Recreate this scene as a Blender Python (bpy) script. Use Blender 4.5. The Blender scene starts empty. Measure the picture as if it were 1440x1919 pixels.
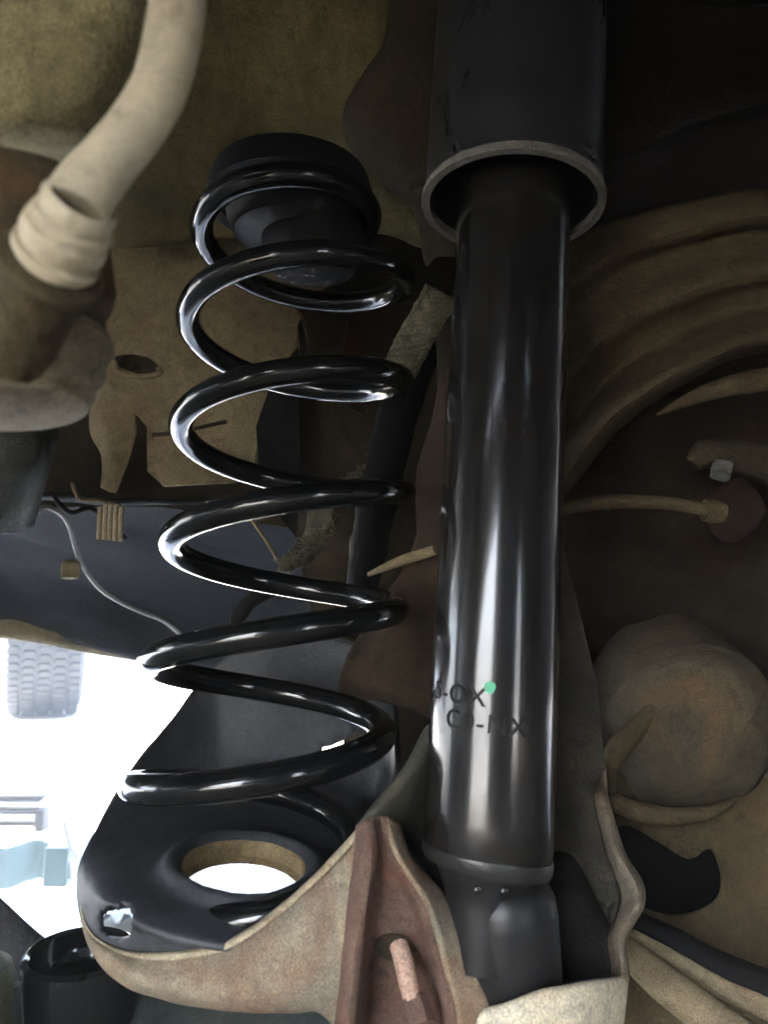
import bpy, bmesh, math, random
from mathutils import Vector, Matrix
random.seed(7)
R = math.radians
scene = bpy.context.scene
COL = scene.collection

# ------------------------------------------------------------ camera
FPX, PITCH, CZ = 1500.0, R(9.0), 0.35
cam_d = bpy.data.cameras.new("camera")
cam_d.sensor_fit = 'VERTICAL'
cam_d.sensor_height = 36.0
cam_d.lens = 36.0 * FPX / 1919.0
cam_d.clip_start = 0.01
cam_d.clip_end = 500
cam_d.dof.use_dof = True
cam_d.dof.focus_distance = 0.48
cam_d.dof.aperture_fstop = 12.0
cam = bpy.data.objects.new("camera", cam_d)
cam.location = (0, 0, CZ)
cam.rotation_euler = (R(90) + PITCH, 0, 0)
COL.objects.link(cam)
scene.camera = cam

# ------------------------------------------------------------ world, sun, exposure
SUN_EL, SUN_AZ = R(60), R(215)
w = bpy.data.worlds.new("World"); scene.world = w; w.use_nodes = True
nt = w.node_tree
bg = nt.nodes["Background"]
sky = nt.nodes.new("ShaderNodeTexSky"); sky.sky_type = 'NISHITA'; sky.sun_disc = False
sky.sun_elevation = SUN_EL; sky.sun_rotation = SUN_AZ
sky.air_density = 1.0; sky.dust_density = 3.0; sky.ozone_density = 1.0
nt.links.new(sky.outputs[0], bg.inputs[0]); bg.inputs[1].default_value = 0.15
sun_d = bpy.data.lights.new("sun", 'SUN'); sun_d.energy = 3.0; sun_d.angle = R(12); sun_d.color = (1, .96, .9)
sun = bpy.data.objects.new("sun", sun_d); COL.objects.link(sun)
sdir = Vector((math.sin(SUN_AZ) * math.cos(SUN_EL), math.cos(SUN_AZ) * math.cos(SUN_EL), math.sin(SUN_EL)))
sun.rotation_euler = sdir.to_track_quat('Z', 'Y').to_euler(); sun.location = sdir * 10
vs = scene.view_settings
vs.view_transform = 'Standard'; vs.look = 'None'; vs.gamma = 1; vs.exposure = 5.7

# ------------------------------------------------------------ helpers
SP, CP = math.sin(PITCH), math.cos(PITCH)
def P(x, y, d):                     # a point measured in the photo, d metres in front of the lens
    X = (x - 720) / FPX * d; V = -(y - 959.5) / FPX * d
    return Vector((X, d * CP - V * SP, CZ + d * SP + V * CP))
def PY(x, y, Y):                    # same, but at the world distance Y
    t = (959.5 - y) / FPX
    return P(x, y, Y / (CP - t * SP))
def cr(a, b, c, d, t):
    return 0.5 * ((2 * b) + (c - a) * t + (2 * a - 5 * b + 4 * c - d) * t * t + (3 * b - a - 3 * c + d) * t ** 3)
def spline(pts, n, closed=False):
    m = len(pts); out = []
    if m == 1: return list(pts)
    segs = m if closed else m - 1
    for i in range(segs):
        if closed: a, b, c, d = (pts[(i + k) % m] for k in (-1, 0, 1, 2))
        else: a, b, c, d = pts[max(i - 1, 0)], pts[i], pts[i + 1], pts[min(i + 2, m - 1)]
        for k in range(n): out.append(cr(a, b, c, d, k / n))
    if not closed: out.append(pts[-1])
    return out
def thing(name, loc, label, cat, group=None, kind=None):
    o = bpy.data.objects.new(name, None); o.empty_display_size = .02; o.location = loc; COL.objects.link(o)
    tag(o, label, cat, group, kind); return o
def tag(o, label=None, cat=None, group=None, kind=None):
    if label: o['label'] = label
    if cat: o['category'] = cat
    if group: o['group'] = group
    if kind: o['kind'] = kind
    return o
def obj(name, verts, faces, mat, parent=None, smooth=True, thick=0, bevel=0, offset=0, sharp=40):
    verts = [Vector(v) for v in verts]
    if parent: org = parent['_org'] if '_org' in parent else None
    me = bpy.data.meshes.new(name)
    if parent:
        base = world_loc(parent)
    else:
        n = len(verts); base = Vector((sum(v.x for v in verts) / n, sum(v.y for v in verts) / n, min(v.z for v in verts)))
    me.from_pydata([v - base for v in verts], [], faces)
    bm = bmesh.new(); bm.from_mesh(me)
    bmesh.ops.recalc_face_normals(bm, faces=bm.faces); bm.to_mesh(me); bm.free()
    me.materials.append(mat)
    for p in me.polygons: p.use_smooth = smooth
    if smooth and sharp:
        try: me.set_sharp_from_angle(angle=R(sharp))
        except Exception: pass
    o = bpy.data.objects.new(name, me); COL.objects.link(o)
    if parent: o.parent = parent
    else: o.location = base
    if thick:
        s = o.modifiers.new("thickness", 'SOLIDIFY'); s.thickness = thick; s.offset = offset
    if bevel:
        b = o.modifiers.new("bevel", 'BEVEL'); b.width = bevel; b.segments = 3; b.limit_method = 'ANGLE'; b.angle_limit = R(35)
    return o
def world_loc(o):
    v = Vector((0, 0, 0))
    while o is not None: v += Vector(o.location); o = o.parent
    return v
def wob(v, a, s=18):                # small real unevenness
    from mathutils import noise
    return v + Vector((noise.noise(v * s), noise.noise(v * s + Vector((7, 3, 1))), noise.noise(v * s + Vector((1, 9, 5))))) * a
def loft(name, rows, mat, parent=None, thick=.003, nu=6, nv=6, closed=False, rough=0, raw=False, sharp=60, offset=0):
    if not raw: rows = [[P(*p) for p in r] for r in rows]
    rr = [spline(r, nu, closed) for r in rows]
    cols = [spline([r[i] for r in rr], nv) for i in range(len(rr[0]))]
    nc, nr = len(cols), len(cols[0])
    vs_ = [cols[i][j] for i in range(nc) for j in range(nr)]
    if rough: vs_ = [wob(wob(v, rough), rough * .35, 90) for v in vs_]
    fs = []
    for i in range(nc if closed else nc - 1):
        k = (i + 1) % nc
        for j in range(nr - 1):
            fs.append((i * nr + j, k * nr + j, k * nr + j + 1, i * nr + j + 1))
    return obj(name, vs_, fs, mat, parent, thick=thick, sharp=sharp, offset=offset)
def tube(name, pts, rad, mat, parent=None, n=8, seg=14, raw=False, cap=True, rough=0, flat=1.0):
    if not raw: pts = [P(*p) for p in pts]
    if not isinstance(rad, (list, tuple)): rad = [rad] * len(pts)
    path = spline(pts, n); rv = spline([Vector((r, 0, 0)) for r in rad], n)
    up = Vector((0, 0, 1)); T0 = (path[1] - path[0]).normalized()
    if abs(T0.dot(up)) > .9: up = Vector((1, 0, 0))
    N = (up - T0 * up.dot(T0)).normalized()
    vs_, fs = [], []
    for i, p in enumerate(path):
        T = (path[min(i + 1, len(path) - 1)] - path[max(i - 1, 0)]).normalized()
        N = (N - T * N.dot(T)).normalized(); B = T.cross(N); r = rv[i].x
        for k in range(seg):
            a = 2 * math.pi * k / seg
            v = p + N * math.cos(a) * r + B * math.sin(a) * r * flat
            vs_.append(wob(v, rough, 60) if rough else v)
    for i in range(len(path) - 1):
        for k in range(seg):
            fs.append((i * seg + k, i * seg + (k + 1) % seg, (i + 1) * seg + (k + 1) % seg, (i + 1) * seg + k))
    if cap:
        fs.append(tuple(range(seg))[::-1]); m = (len(path) - 1) * seg; fs.append(tuple(range(m, m + seg)))
    return obj(name, vs_, fs, mat, parent)
def lathe(name, prof, org, axis, mat, parent=None, seg=48, close=False, rough=0, sharp=35):
    axis = Vector(axis).normalized(); up = Vector((0, 1, 0)) if abs(axis.y) < .9 else Vector((0, 0, 1))
    U = axis.cross(up).normalized(); V = axis.cross(U)
    vs_, fs = [], []; m = len(prof)
    for k in range(seg):
        a = 2 * math.pi * k / seg
        for r, h in prof:
            v = org + axis * h + (U * math.cos(a) + V * math.sin(a)) * r
            vs_.append(wob(v, rough, 40) if rough else v)
    for k in range(seg):
        q = (k + 1) % seg
        for j in range(m if close else m - 1):
            j2 = (j + 1) % m
            if prof[j][0] < 1e-6 and prof[j2][0] < 1e-6: continue
            fs.append((k * m + j, q * m + j, q * m + j2, k * m + j2))
    o = obj(name, vs_, fs, mat, parent, sharp=sharp)
    bm = bmesh.new(); bm.from_mesh(o.data); bmesh.ops.remove_doubles(bm, verts=bm.verts, dist=1e-6)
    bmesh.ops.recalc_face_normals(bm, faces=bm.faces); bm.to_mesh(o.data); bm.free()
    return o
def plate(name, outline, mat, parent=None, holes=(), thick=.003, raw=False, smoothn=0, rough=0, bevel=.0008):
    """flat or warped sheet cut to an outline, with holes; every point carries its own distance"""
    def conv(l):
        q = [Vector(p) if raw else P(*p) for p in l]
        return spline(q, smoothn, True) if smoothn else q
    loops = [conv(outline)] + [conv(h) for h in holes]
    bm = bmesh.new(); eds = []
    for lp in loops:
        vv = [bm.verts.new(wob(v, rough, 60) if rough else v) for v in lp]
        for i in range(len(vv)): eds.append(bm.edges.new((vv[i], vv[(i + 1) % len(vv)])))
    bmesh.ops.triangle_fill(bm, edges=eds, use_beauty=True)
    bm.verts.index_update()
    v_ = [v.co.copy() for v in bm.verts]; f_ = [tuple(v.index for v in f.verts) for f in bm.faces]; bm.free()
    return obj(name, v_, f_, mat, parent, thick=thick, smooth=False, bevel=bevel)
def ring_px(cx, cy, rx, ry, d, n=16, rot=0):
    out = []
    for k in range(n):
        a = 2 * math.pi * k / n; u, v = rx * math.cos(a), ry * math.sin(a)
        out.append((cx + u * math.cos(rot) - v * math.sin(rot), cy + u * math.sin(rot) + v * math.cos(rot), d))
    return out
def box(name, c, s, mat, parent=None, rz=0, bevel=.003, rx=0):
    vs_ = []
    M = Matrix.Rotation(rz, 3, 'Z') @ Matrix.Rotation(rx, 3, 'X')
    for dx in (-.5, .5):
        for dy in (-.5, .5):
            for dz in (-.5, .5): vs_.append(Vector(c) + M @ Vector((dx * s[0], dy * s[1], dz * s[2])))
    fs = [(0, 1, 3, 2), (4, 6, 7, 5), (0, 4, 5, 1), (2, 3, 7, 6), (0, 2, 6, 4), (1, 5, 7, 3)]
    return obj(name, vs_, fs, mat, parent, smooth=False, bevel=bevel)

# ------------------------------------------------------------ materials
def mat_base(name):
    m = bpy.data.materials.new(name); m.use_nodes = True
    return m, m.node_tree, m.node_tree.nodes["Principled BSDF"]
def noise_n(nt, co, scale, detail=6, rough=.6, dist=0):
    n = nt.nodes.new("ShaderNodeTexNoise"); n.inputs["Scale"].default_value = scale; n.inputs["Detail"].default_value = detail
    n.inputs["Roughness"].default_value = rough; n.inputs["Distortion"].default_value = dist
    nt.links.new(co, n.inputs["Vector"]); return n.outputs["Fac"]
def ramp_n(nt, fac, stops):
    r = nt.nodes.new("ShaderNodeValToRGB"); e = r.color_ramp.elements
    while len(e) < len(stops): e.new(.5)
    for el, (p, c) in zip(e, stops): el.position = p; el.color = (*c, 1) if len(c) == 3 else c
    nt.links.new(fac, r.inputs[0]); return r.outputs[0]
def mix_n(nt, fac, a, b, mode='MIX'):
    m = nt.nodes.new("ShaderNodeMix"); m.data_type = 'RGBA'; m.blend_type = mode
    if isinstance(fac, (int, float)): m.inputs[0].default_value = fac
    else: nt.links.new(fac, m.inputs[0])
    for s, v in ((6, a), (7, b)):
        if isinstance(v, tuple): m.inputs[s].default_value = (*v, 1)
        else: nt.links.new(v, m.inputs[s])
    return m.outputs[2]
def dirt(name, dark, mid, light, rust=(.16, .06, .03), rust_amt=.35, scale=14, rough=.85, bump=.5, grain=.7, spec=.25, metal=0):
    m, nt, b = mat_base(name)
    co = nt.nodes.new("ShaderNodeNewGeometry").outputs["Position"]
    base = ramp_n(nt, noise_n(nt, co, scale, 7, .65, .6), [(.3, dark), (.5, mid), (.72, light)])
    fine = ramp_n(nt, noise_n(nt, co, scale * 14, 5, .7), [(.3, (.55, .52, .5)), (.55, (1, 1, 1)), (.75, (1.35, 1.3, 1.2))])
    c = mix_n(nt, .4, base, fine, 'MULTIPLY')
    st_ = ramp_n(nt, noise_n(nt, co, scale * 2.7 + 5, 9, .75, 2.2), [(.36, (.5, .47, .42)), (.48, (.95, .95, .95)), (.62, (1.1, 1.08, 1.02)), (.7, (1.45, 1.4, 1.3))])
    c = mix_n(nt, .75, c, st_, 'MULTIPLY')
    rf = ramp_n(nt, noise_n(nt, co, scale * .8 + 3, 8, .7, 1.2), [(.62 - rust_amt * .35, (0, 0, 0)), (.74 - rust_amt * .2, (1, 1, 1))])
    rm = nt.nodes.new("ShaderNodeMath"); rm.operation = 'MULTIPLY'; rm.inputs[1].default_value = min(1, rust_amt * 1.6)
    nt.links.new(rf, rm.inputs[0])
    c = mix_n(nt, rm.outputs[0], c, rust)
    gr = ramp_n(nt, noise_n(nt, co, 1150, 2, .9), [(.32, (.35, .35, .4)), (.5, (1, 1, 1)), (.68, (1.7, 1.7, 1.6))])
    c = mix_n(nt, grain, c, gr, 'MULTIPLY')
    nt.links.new(c, b.inputs["Base Color"])
    b.inputs["Roughness"].default_value = rough; b.inputs["Specular IOR Level"].default_value = spec; b.inputs["Metallic"].default_value = metal
    add = nt.nodes.new("ShaderNodeMath"); add.operation = 'ADD'
    nt.links.new(noise_n(nt, co, scale * 5, 8, .7), add.inputs[0]); nt.links.new(noise_n(nt, co, scale * 30, 4, .7), add.inputs[1])
    bp = nt.nodes.new("ShaderNodeBump"); bp.inputs["Strength"].default_value = bump; bp.inputs["Distance"].default_value = .0032
    nt.links.new(add.outputs[0], bp.inputs["Height"]); nt.links.new(bp.outputs[0], b.inputs["Normal"])
    return m
def gloss(name, col, rough=.2, bump=.05, coat=.3, smudge=.5, spec=.5):
    m, nt, b = mat_base(name)
    co = nt.nodes.new("ShaderNodeNewGeometry").outputs["Position"]
    c = ramp_n(nt, noise_n(nt, co, 60, 6, .7), [(.3, tuple(x * .7 for x in col)), (.7, tuple(x * 1.3 for x in col))])
    gr = ramp_n(nt, noise_n(nt, co, 1400, 2, .9), [(.32, (.4, .4, .45)), (.5, (1, 1, 1)), (.68, (1.8, 1.8, 1.7))])
    nt.links.new(mix_n(nt, .3, c, gr, 'MULTIPLY'), b.inputs["Base Color"])
    rr = ramp_n(nt, noise_n(nt, co, 25, 8, .7, 1), [(.3, (rough * (1 - smudge * .4),) * 3), (.75, (rough * (1 + smudge),) * 3)])
    nt.links.new(rr, b.inputs["Roughness"])
    b.inputs["Coat Weight"].default_value = coat; b.inputs["Coat Roughness"].default_value = rough * .6
    b.inputs["Specular IOR Level"].default_value = spec
    bp = nt.nodes.new("ShaderNodeBump"); bp.inputs["Strength"].default_value = bump; bp.inputs["Distance"].default_value = .001
    nt.links.new(noise_n(nt, co, 250, 4, .6), bp.inputs["Height"]); nt.links.new(bp.outputs[0], b.inputs["Normal"])
    return m
def flatm(name, col, rough=.6):
    m, nt, b = mat_base(name)
    co = nt.nodes.new("ShaderNodeNewGeometry").outputs["Position"]
    nt.links.new(ramp_n(nt, noise_n(nt, co, 9, 8, .7), [(.25, tuple(x * .75 for x in col)), (.75, tuple(min(1, x * 1.2) for x in col))]), b.inputs["Base Color"])
    b.inputs["Roughness"].default_value = rough
    return m

M_coil = gloss("gloss_black_coil_paint", (.007, .008, .009), .12, .04, .4, .5)
M_shock = gloss("gloss_black_damper_paint", (.013, .012, .011), .17, .02, .4, .1)
M_rub = gloss("black_rubber", (.008, .008, .008), .6, .2, 0, .3, .35)
M_cup = dirt("dusty_black_cup", (.01, .01, .011), (.018, .017, .017), (.03, .028, .025), rust_amt=0, rough=.6, bump=.2)
M_rim = dirt("dusty_rim", (.09, .08, .065), (.15, .14, .12), (.2, .19, .16), rust_amt=0, rough=.7)
M_arm = dirt("dusty_arm_steel", (0.127, 0.121, 0.103), (0.253, 0.218, 0.161), (0.483, 0.402, 0.276), (.24, .12, .065), .42, 15, bump=.35)
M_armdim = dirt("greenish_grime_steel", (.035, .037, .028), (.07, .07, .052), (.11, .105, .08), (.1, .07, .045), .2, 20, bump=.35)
M_armlip = dirt("tan_dusty_lip", (0.230, 0.196, 0.127), (0.437, 0.368, 0.253), (0.575, 0.506, 0.368), (.26, .13, .06), .25, 25, bump=.3)
M_armrust = dirt("reddish_rust_arm", (.09, .06, .045), (.17, .11, .085), (.25, .18, .135), (.17, .07, .05), .45, 30, bump=.5)
M_pan = dirt("dark_grey_pan", (.035, .038, .043), (.06, .065, .072), (.09, .092, .096), (.06, .035, .025), .1, 16, .5, .2, .5, .5)
M_white = dirt("pale_patch", (.5, .44, .31), (.64, .57, .42), (.72, .66, .5), (.5, .3, .1), .2, 26, bump=.2)  # paler than the rest of the arm
M_bronze = dirt("bronze_flange", (.2, .14, .07), (.32, .24, .13), (.42, .34, .2), (.2, .1, .04), .2, 40, bump=.2)
M_brown = dirt("dusty_brown_body", (0.048, 0.038, 0.020), (0.094, 0.074, 0.041), (0.151, 0.119, 0.068), (.12, .06, .03), .25, 12, bump=.6)
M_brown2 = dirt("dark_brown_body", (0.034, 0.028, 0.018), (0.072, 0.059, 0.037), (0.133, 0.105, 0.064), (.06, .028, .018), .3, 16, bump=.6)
M_olive = dirt("olive_dust", (0.108, 0.096, 0.049), (0.216, 0.186, 0.096), (0.351, 0.303, 0.167), (.14, .08, .035), .2, 10, bump=.5)
M_beige = dirt("beige_dust_pipe", (.33, .28, .18), (.5, .44, .31), (.58, .52, .38), (.3, .2, .1), .08, 9, .45, .08, .2, .5)
M_plate = dirt("tan_rail_plate", (0.147, 0.115, 0.067), (0.274, 0.221, 0.133), (0.379, 0.316, 0.190), (.16, .09, .06), .3, 14, bump=.5)
M_floor = dirt("blue_grey_floor", (.02, .0215, .024), (.03, .032, .035), (.045, .046, .048), (.05, .04, .035), .15, 5, bump=.3)
M_rust = dirt("rust_patch", (.07, .03, .02), (.15, .065, .04), (.22, .11, .07), (.16, .05, .03), .5, 30, bump=.6)
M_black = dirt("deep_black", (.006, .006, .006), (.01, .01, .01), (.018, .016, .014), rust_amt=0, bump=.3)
M_hose = dirt("braided_dusty_hose", (.2, .18, .11), (.4, .37, .25), (.55, .52, .38), rust_amt=0, scale=60, bump=1)
M_steel = dirt("dull_steel", (.16, .16, .15), (.28, .28, .27), (.42, .42, .4), (.2, .15, .1), .1, 8, .45, .1, .4, .5)
M_pink = dirt("pinkish_bolt", (.4, .25, .18), (.55, .36, .27), (.65, .48, .38), (.35, .15, .08), .2, 60, bump=.3)
M_green = flatm("green_paint_dot", (.03, .45, .22), .4)
M_ink = flatm("black_ink", (.004, .004, .004), .7)
M_ground = flatm("pale_concrete", (.68, .66, .6), .9)
M_tyre = flatm("tyre_rubber", (.005, .006, .007), .85)
M_whitep = flatm("white_paint", (.75, .75, .73), .6)
M_greyp = flatm("grey_wood", (.05, .05, .05), .7)
M_teal = flatm("teal_tarp", (.24, .31, .30), .6)
M_tan = dirt("tan_dusty_steel", (.12, .1, .065), (.2, .17, .115), (.3, .26, .18), (.15, .09, .05), .2, 18)
M_canrust = dirt("rusty_brown_can", (.04, .03, .017), (.075, .058, .034), (.12, .095, .055), (.14, .075, .03), .45, 22)
M_under = dirt("black_underseal", (.012, .01, .009), (.026, .021, .018), (.05, .042, .034), (.05, .025, .018), .2, 22, .7, 1)
M_under2 = dirt("brown_underseal", (.026, .02, .014), (.055, .043, .03), (.1, .08, .055), (.08, .04, .02), .35, 22, .85, 1)
M_wall = dirt("blocker_dark", (.03, .028, .026), (.05, .047, .042), (.08, .075, .07), rust_amt=0, scale=3)  # for the added walls and roof out of view
M_cutfloor = dirt("bounce_cut_dark", (0.058, 0.052, 0.036), (0.111, 0.096, 0.068), (0.169, 0.150, 0.111), rust_amt=.1, scale=3)  # for the added floor that cuts ground bounce
M_eye = gloss("oily_black_eye", (.014, .014, .014), .42, .15, .1, .3, .4)
M_carp = gloss("car_body_paint", (.03, .03, .032), .3, 0, .5)
M_mesh = dirt("frayed_foil", (.1, .09, .06), (.22, .2, .14), (.35, .32, .22), rust_amt=0, scale=80, bump=1)

# ------------------------------------------------------------ setting: ground, plus unseen walls, floor and roof added to shape the light
g = obj("ground", [(-10, -10, 0), (10, -10, 0), (10, 10, 0), (-10, 10, 0)], [(0, 1, 2, 3)], M_ground, smooth=False); tag(g, kind='structure')
for nm, c, s in (("blocker_wall", (-3.8, -2.2, 1.3), (3.2, .15, 2.6)), ("blocker_wall", (.45, -2.2, 1.3), (1.9, .15, 2.6)), ("blocker_wall", (4.1, -2.2, 1.3), (4.2, .15, 2.6)),
                 ("blocker_wall", (3.0, .6, 1.3), (.15, 5.8, 2.6)), ("blocker_wall", (-4.4, -1.2, 1.3), (.15, 2.2, 2.6))):
    o = box(nm, c, s, M_wall, None, bevel=.01); tag(o, kind='structure')  # unseen walls added; the gaps between them make stripes on the shock
g = obj('bounce_cut_floor', [(-9, -3, .004), (9, -3, .004), (9, .92, .004), (-9, .92, .004)], [(0, 1, 2, 3)], M_cutfloor, smooth=False); tag(g, kind='structure')  # dark sheet added to cut light bouncing up from the ground
o = box("blocker_roof", (0, -1.0, 2.67), (9.5, 2.9, .1), M_wall, None, bevel=.01); tag(o, kind='structure')  # unseen roof added so that light enters only through the wall gaps

# ------------------------------------------------------------ the car above
car = thing("car_underbody", (0, .9, CZ + .1), "dark dusty car body and wheel arch around the suspension", "car")
box("body_shell", (-.3, .35, CZ + .5), (5.0, 1.40, .16), M_carp, car, bevel=.03)
# outer wing with the wheel arch opening, behind and above the photographer
arch = [(-2.8, CZ + .42), (2.2, CZ + .42), (2.2, CZ - .04), (.56, CZ - .04)]
arch += [(.56 * math.cos(R(a)), CZ + .0 + .22 * math.sin(R(a))) for a in range(10, 180, 10)]
arch += [(-.56, CZ - .04), (-2.8, CZ - .04)]
plate("wing", [(x, -.34, z) for x, z in arch], M_carp, car, raw=True, thick=.01)
# floor pan seen from beneath with the far sill
def sill_dz(x): return -.15 * (min(.1, max(-.6, x)) + .45)
fl = [[Vector((x, y, CZ + z + .006 * math.sin(x * 9) + sill_dz(x) * max(0, (y - .8) / .185))) for x in (-2.8, -1.6, -.9, -.5, -.35, -.2, -.05, .1, .5, 1.2)]
      for y, z in ((.74, .135), (.79, .13), (.84, .118), (.9, .095), (.95, .06), (.985, .004))]
loft("floor_pan", fl, M_floor, car, .004, 5, 6, rough=.006, raw=True)
sx = (-2.8, -1.6, -.9, -.5, -.35, -.2, -.05, .1, .5, 1.2)
loft("sill", [[Vector((x, y, CZ + z + sill_dz(x))) for x in sx] for y, z in ((1.04, .4), (1.045, .2), (1.04, .03), (1.03, .0), (1.005, -.002), (.985, .002), (.98, .06))], M_plate, car, .002, 5, 4, raw=True)
# inner panel that closes the back of the view
plate("inner_panel", [PY(*p) for p in [(-900, -700, .76), (2400, -700, .76), (2400, 1750, .76), (800, 1750, .76), (690, 1330, .76), (640, 1215, .76),
       (600, 1000, .76), (300, 950, .76), (-900, 950, .76)]], M_brown2, car, raw=True, rough=.004)
# body rail above the spring
loft("spring_tower", [[(150, -160, .42), (330, -160, .45), (520, -160, .47), (700, -160, .47), (820, -160, .5)],
      [(150, 60, .44), (330, 60, .49), (520, 60, .5), (700, 60, .49), (820, 60, .52)],
      [(170, 200, .47), (350, 200, .5), (520, 200, .515), (690, 180, .5), (800, 200, .52)],
      [(200, 330, .5), (380, 320, .52), (520, 300, .54), (680, 290, .53), (800, 330, .53)],
      [(200, 460, .55), (380, 450, .56), (520, 450, .56), (680, 440, .56), (800, 470, .55)]], M_olive, car, rough=.005)
loft("seam_flange", [[(735, -100, .47), (760, -100, .465), (900, -100, .47)],
      [(730, 60, .475), (770, 60, .468), (900, 60, .48)],
      [(660, 190, .475), (720, 170, .462), (900, 160, .48)],
      [(665, 260, .48), (740, 240, .466), (900, 240, .49)],
      [(715, 340, .485), (775, 320, .472), (900, 330, .49)],
      [(770, 400, .49), (800, 390, .48), (900, 420, .49)],
      [(800, 500, .5), (830, 480, .49), (900, 500, .5)]], M_brown2, car, rough=.006, nu=8, nv=8)
# tan rail plate behind the coils, with its slot
slot = ring_px(255, 683, 44, 17, .6, 14, .22)
plate("rail_plate", [(150, 470, .6), (240, 400, .6), (420, 380, .6), (640, 460, .61), (655, 520, .61), (600, 545, .61), (560, 610, .61), (562, 655, .61), (535, 695, .61),
      (505, 740, .61), (488, 800, .61), (478, 880, .61), (440, 905, .61), (310, 912, .6), (275, 885, .6), (272, 800, .6), (215, 735, .6), (160, 690, .6), (120, 600, .6)],
      M_plate, car, holes=[slot], thick=.004, rough=.002)
plate("rail_backing", [(100, 600, .64), (420, 600, .64), (420, 800, .64), (280, 800, .64)], M_brown2, car)
tube("slot_rim", [(212, 676, .597), (225, 699, .597), (262, 706, .597), (298, 700, .597), (296, 688, .597)], .0022, M_plate, car)
tube("plate_seam", [(425, 790, .604), (330, 810, .599), (286, 815, .599)], .0015, M_brown2, car)
# plates behind the spring
loft("cross_panel", [[(560, 560, .6), (620, 570, .61), (720, 560, .61), (860, 560, .6)], [(565, 700, .6), (640, 700, .62), (740, 700, .62), (860, 720, .6)],
      [(500, 860, .63), (640, 880, .63), (740, 880, .63), (860, 900, .62)], [(560, 1000, .66), (660, 1040, .66), (760, 1060, .66), (860, 1060, .66)],
      [(600, 1200, .68), (700, 1210, .68), (780, 1210, .68), (860, 1220, .68)]], M_brown2, car, rough=.01)
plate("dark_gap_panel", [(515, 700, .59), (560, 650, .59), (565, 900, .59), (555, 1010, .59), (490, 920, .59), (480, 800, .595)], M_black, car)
loft("rusty_gusset", [[(650, 600, .585), (690, 600, .59)], [(640, 700, .585), (685, 700, .59)], [(648, 760, .585), (688, 780, .59)]], dirt("dull_gusset", (.04, .025, .018), (.08, .045, .032), (.12, .07, .05), (.1, .04, .025), .4, 30), car, rough=.004)
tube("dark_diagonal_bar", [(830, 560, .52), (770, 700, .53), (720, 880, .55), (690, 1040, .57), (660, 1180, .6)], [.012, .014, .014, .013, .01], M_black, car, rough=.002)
loft("brown_fin", [[(825, 590, .5), (850, 590, .49), (900, 600, .49)], [(815, 760, .5), (840, 760, .49), (900, 760, .49)], [(780, 900, .5), (830, 900, .49), (900, 900, .49)],
      [(765, 1050, .5), (820, 1050, .49), (900, 1050, .49)], [(650, 1230, .5), (760, 1200, .49), (900, 1200, .49)], [(640, 1300, .5), (770, 1330, .47), (900, 1400, .47)]],
      dirt("brown_fin_dirt", (0.023, 0.018, 0.013), (0.052, 0.040, 0.025), (0.092, 0.069, 0.044), (.09, .045, .025), .4, 22, bump=.5), car, rough=.004)
# wheel arch inner panel with pressed ribs (right)
ar = []
for k, (d0, y0) in enumerate(((.5, 0), (.483, 60), (.5, 95), (.498, 150), (.484, 205), (.5, 250), (.505, 300), (.476, 345), (.47, 375), (.52, 400))):
    f = y0 / 400
    ar.append([(1000, 500 + y0 * 1.25, d0), (1070, 455 + y0 * 1.15, d0), (1150, 415 + y0 * .98, d0), (1280, 380 + y0 * .85, d0), (1420, 360 + y0 * .76, d0), (1650, 370 + y0 * .7, d0)])
loft("arch_panel", ar, M_brown, car, rough=.003, nu=6, nv=4)
loft("upper_arch_panel", [[(1040, -200, .46), (1200, -200, .5), (1350, -200, .52), (1650, -200, .5)], [(1060, 120, .46), (1200, 100, .52), (1350, 60, .54), (1650, 0, .52)],
      [(1080, 300, .47), (1190, 262, .49), (1320, 205, .49), (1650, 120, .49)], [(1080, 330, .48), (1200, 290, .5), (1330, 240, .51), (1650, 150, .51)],
      [(1050, 520, .52), (1150, 425, .53), (1290, 385, .53), (1650, 370, .53)]], M_under, car, rough=.006)
tube("arch_lip", [(1232, 778, .5), (1290, 750, .49), (1350, 728, .49), (1440, 712, .485), (1560, 708, .48)], [.001, .004, .006, .0075, .008], M_brown, car)
loft("inner_arch_panel", [[(1000, 900, .55), (1150, 800, .55), (1300, 720, .55), (1650, 640, .55)], [(1000, 1050, .56), (1150, 960, .58), (1300, 900, .58), (1650, 850, .58)],
      [(1000, 1200, .54), (1150, 1100, .57), (1300, 1060, .58), (1650, 1050, .58)], [(1000, 1400, .52), (1120, 1300, .54), (1300, 1200, .56), (1650, 1200, .56)],
      [(1000, 1600, .52), (1120, 1500, .54), (1300, 1450, .56), (1650, 1400, .56)]], M_under2, car, rough=.008)
hole = [(1165, 1545, .50), (1230, 1575, .5), (1290, 1610, .5), (1330, 1590, .5), (1352, 1640, .5), (1340, 1690, .5), (1270, 1715, .5), (1190, 1690, .5), (1165, 1620, .5)]
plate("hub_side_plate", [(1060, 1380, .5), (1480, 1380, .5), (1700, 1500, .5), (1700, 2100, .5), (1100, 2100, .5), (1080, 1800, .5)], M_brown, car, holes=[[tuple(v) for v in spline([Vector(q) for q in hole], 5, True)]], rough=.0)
plate("dark_recess", [(1060, 1480, .55), (1460, 1480, .55), (1460, 1800, .55), (1060, 1800, .55)], M_black, car)

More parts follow.
